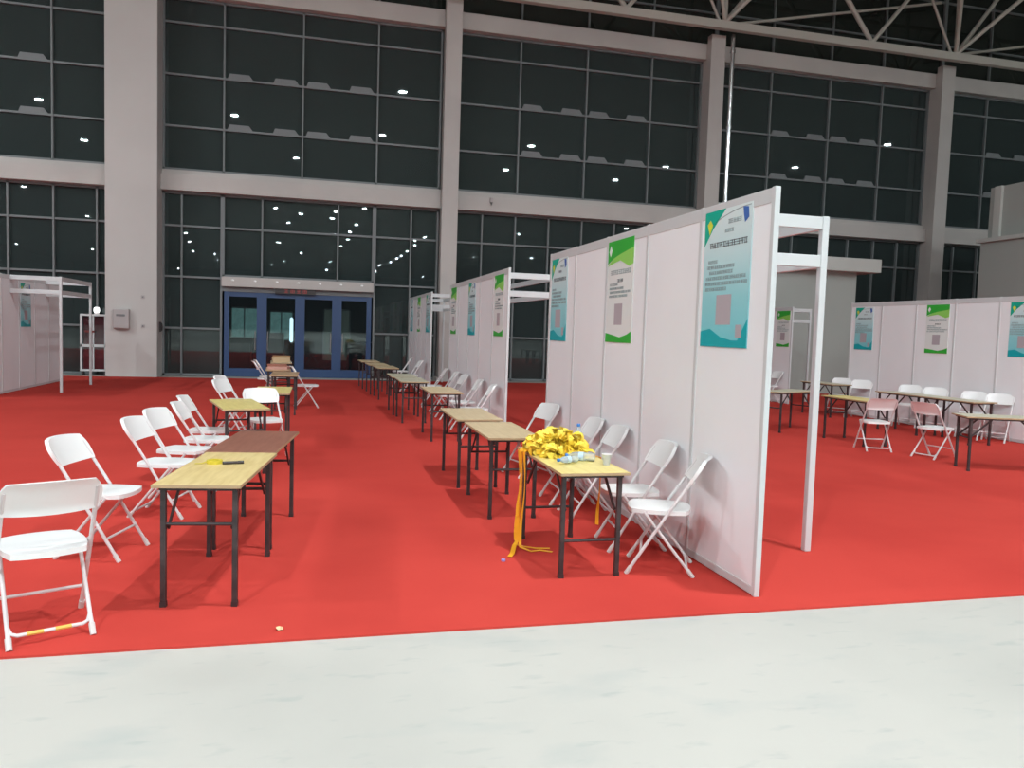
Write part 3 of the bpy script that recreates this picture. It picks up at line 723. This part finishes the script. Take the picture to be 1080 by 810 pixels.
# ------------------------------------------------------------------ fire cabinet, boxes on the column
o = empty('fire_cabinet', (-6.47, 25.7, .0), label='white framed red fire hose cabinet left of the big column', cat='cabinet')
m = MB(); W2 = .36
m.box(-W2, W2, -.02, .22, .12, .18); m.box(-W2, W2, -.02, .22, .84, .92); m.box(-W2, W2, -.02, .22, 1.76, 1.82); m.box(-W2, -W2 + .06, -.02, .22, .18, 1.76); m.box(W2 - .06, W2, -.02, .22, .18, 1.76)
m.box(-.02, .02, -.02, .02, .18, 1.76); m.box(-W2, W2, .2, .22, .12, 1.8)
m.build('cabinet_frame', M_alu, o, bevel=.004)
MB().box(-W2 + .06, W2 - .06, .12, .14, .18, .84).build('lower_panel', M_red, o); MB().box(-W2 + .06, W2 - .06, .12, .14, .92, 1.76).build('upper_panel', M_red, o)
MB().box(-W2 + .06, W2 - .06, .0, .006, .18, 1.76).build('pane', M_dglass, o)
MB().lathe([(.16, -.03), (.16, .03)], (0, 0, 0), 20).build('hose_reel', mat('dark_red_hose', (.20, .03, .03), .6), o).location = (-.1, .08, 1.3)
m = MB(); m.box(-W2 + .03, -W2 + .08, 0, .2, 0, .12); m.box(W2 - .08, W2 - .03, 0, .2, 0, .12); m.build('cabinet_foot', M_black, o)
o = empty('emergency_lamp', (-6.40, 25.8, 1.82), label='small glowing white lamp on top of the red fire cabinet', cat='lamp')
MB().lathe([(.07, 0), (.07, .03), (.05, .05)], n=14).build('lamp_base', M_white, o, smooth=True)
MB().lathe([(.06, .045), (.085, .09), (.08, .18), (.04, .21)], n=14).build('lamp_head', M_lampw, o, smooth=True)
o = empty('wall_box', (-5.62, 25.4, 1.42), label='grey rounded electrical box mounted on the big white column', cat='electrical box')
MB().box(-.22, .22, -.18, 0, 0, .58).build('box_body', M_boxg, o, bevel=.03)
MB().box(-.12, .12, -.19, -.18, .36, .42).build('grille', M_mull, o)
for k, (x, z, lab) in enumerate(((-5.05, 2.32, 'upper small grey switch plate on the big column'), (-5.05, 1.46, 'lower small grey switch plate on the big column'))):
    o = empty('switch_plate', (x, 25.4, z), label=lab, cat='switch')
    MB().box(-.05, .05, -.02, 0, 0, .1).build('plate', M_boxg, o, bevel=.004); MB().box(-.02, .02, -.026, -.02, .03, .07).build('rocker', M_mull, o)
o = empty('wall_phone', (-4.66, 25.75, 1.35), label='black handset mounted on the side face of the big column', cat='phone')
MB().box(0, .05, -.05, .05, 0, .3).build('phone_body', M_black, o, bevel=.01); MB().tube([(.06, 0, .03), (.08, 0, .15), (.06, 0, .27)], .02, 8).build('handset', M_black, o, smooth=True)
# small boxed fittings on the beams
for x, lab in ((5.55, 'small grey bracket light on the lower beam right of the thin column'),):
    o = empty('beam_fitting', (x, WY - .35, 5.95), label=lab, cat='light fitting')
    MB().box(-.05, .05, -.12, 0, 0, .16).build('fitting_body', M_boxg, o, bevel=.01); MB().tube([(0, -.06, 0), (0, -.1, -.08)], .02, 8).build('fitting_arm', M_mull, o)

# ------------------------------------------------------------------ hanging high-bay lamps of the hall
def make_lamp():
    o = empty('high_bay_lamp', label='lamp', cat='lamp')
    MB().lathe([(.05, .30), (.12, .28), (.17, .14), (LAMP_R + .03, .012), (LAMP_R + .03, 0), (LAMP_R + .005, 0), (LAMP_R + .005, .01), (.05, .012)], n=20).build('lamp_shade', M_lamph, o, smooth=True)
    m = MB(); m.add([(LAMP_R * math.cos(2 * math.pi * k / 12), LAMP_R * math.sin(2 * math.pi * k / 12), .004) for k in range(12)], [tuple(range(11, -1, -1))])
    m.build('diffuser', M_lamp, o)
    MB().tube([(0, 0, .29), (0, 0, .90)], .01, 6).build('suspension_rod', M_lamph, o)
    return o
l0 = make_lamp()
for k, (x, y) in enumerate(LAMPS):
    l = l0 if k == 0 else copy_tree(l0)
    l.location = (x, y, LAMP_Z); tag(l, 'round high-bay hall lamp, a bright dot mirrored in the glass or added unseen', 'lamp', 'high-bay lamps of the hall')
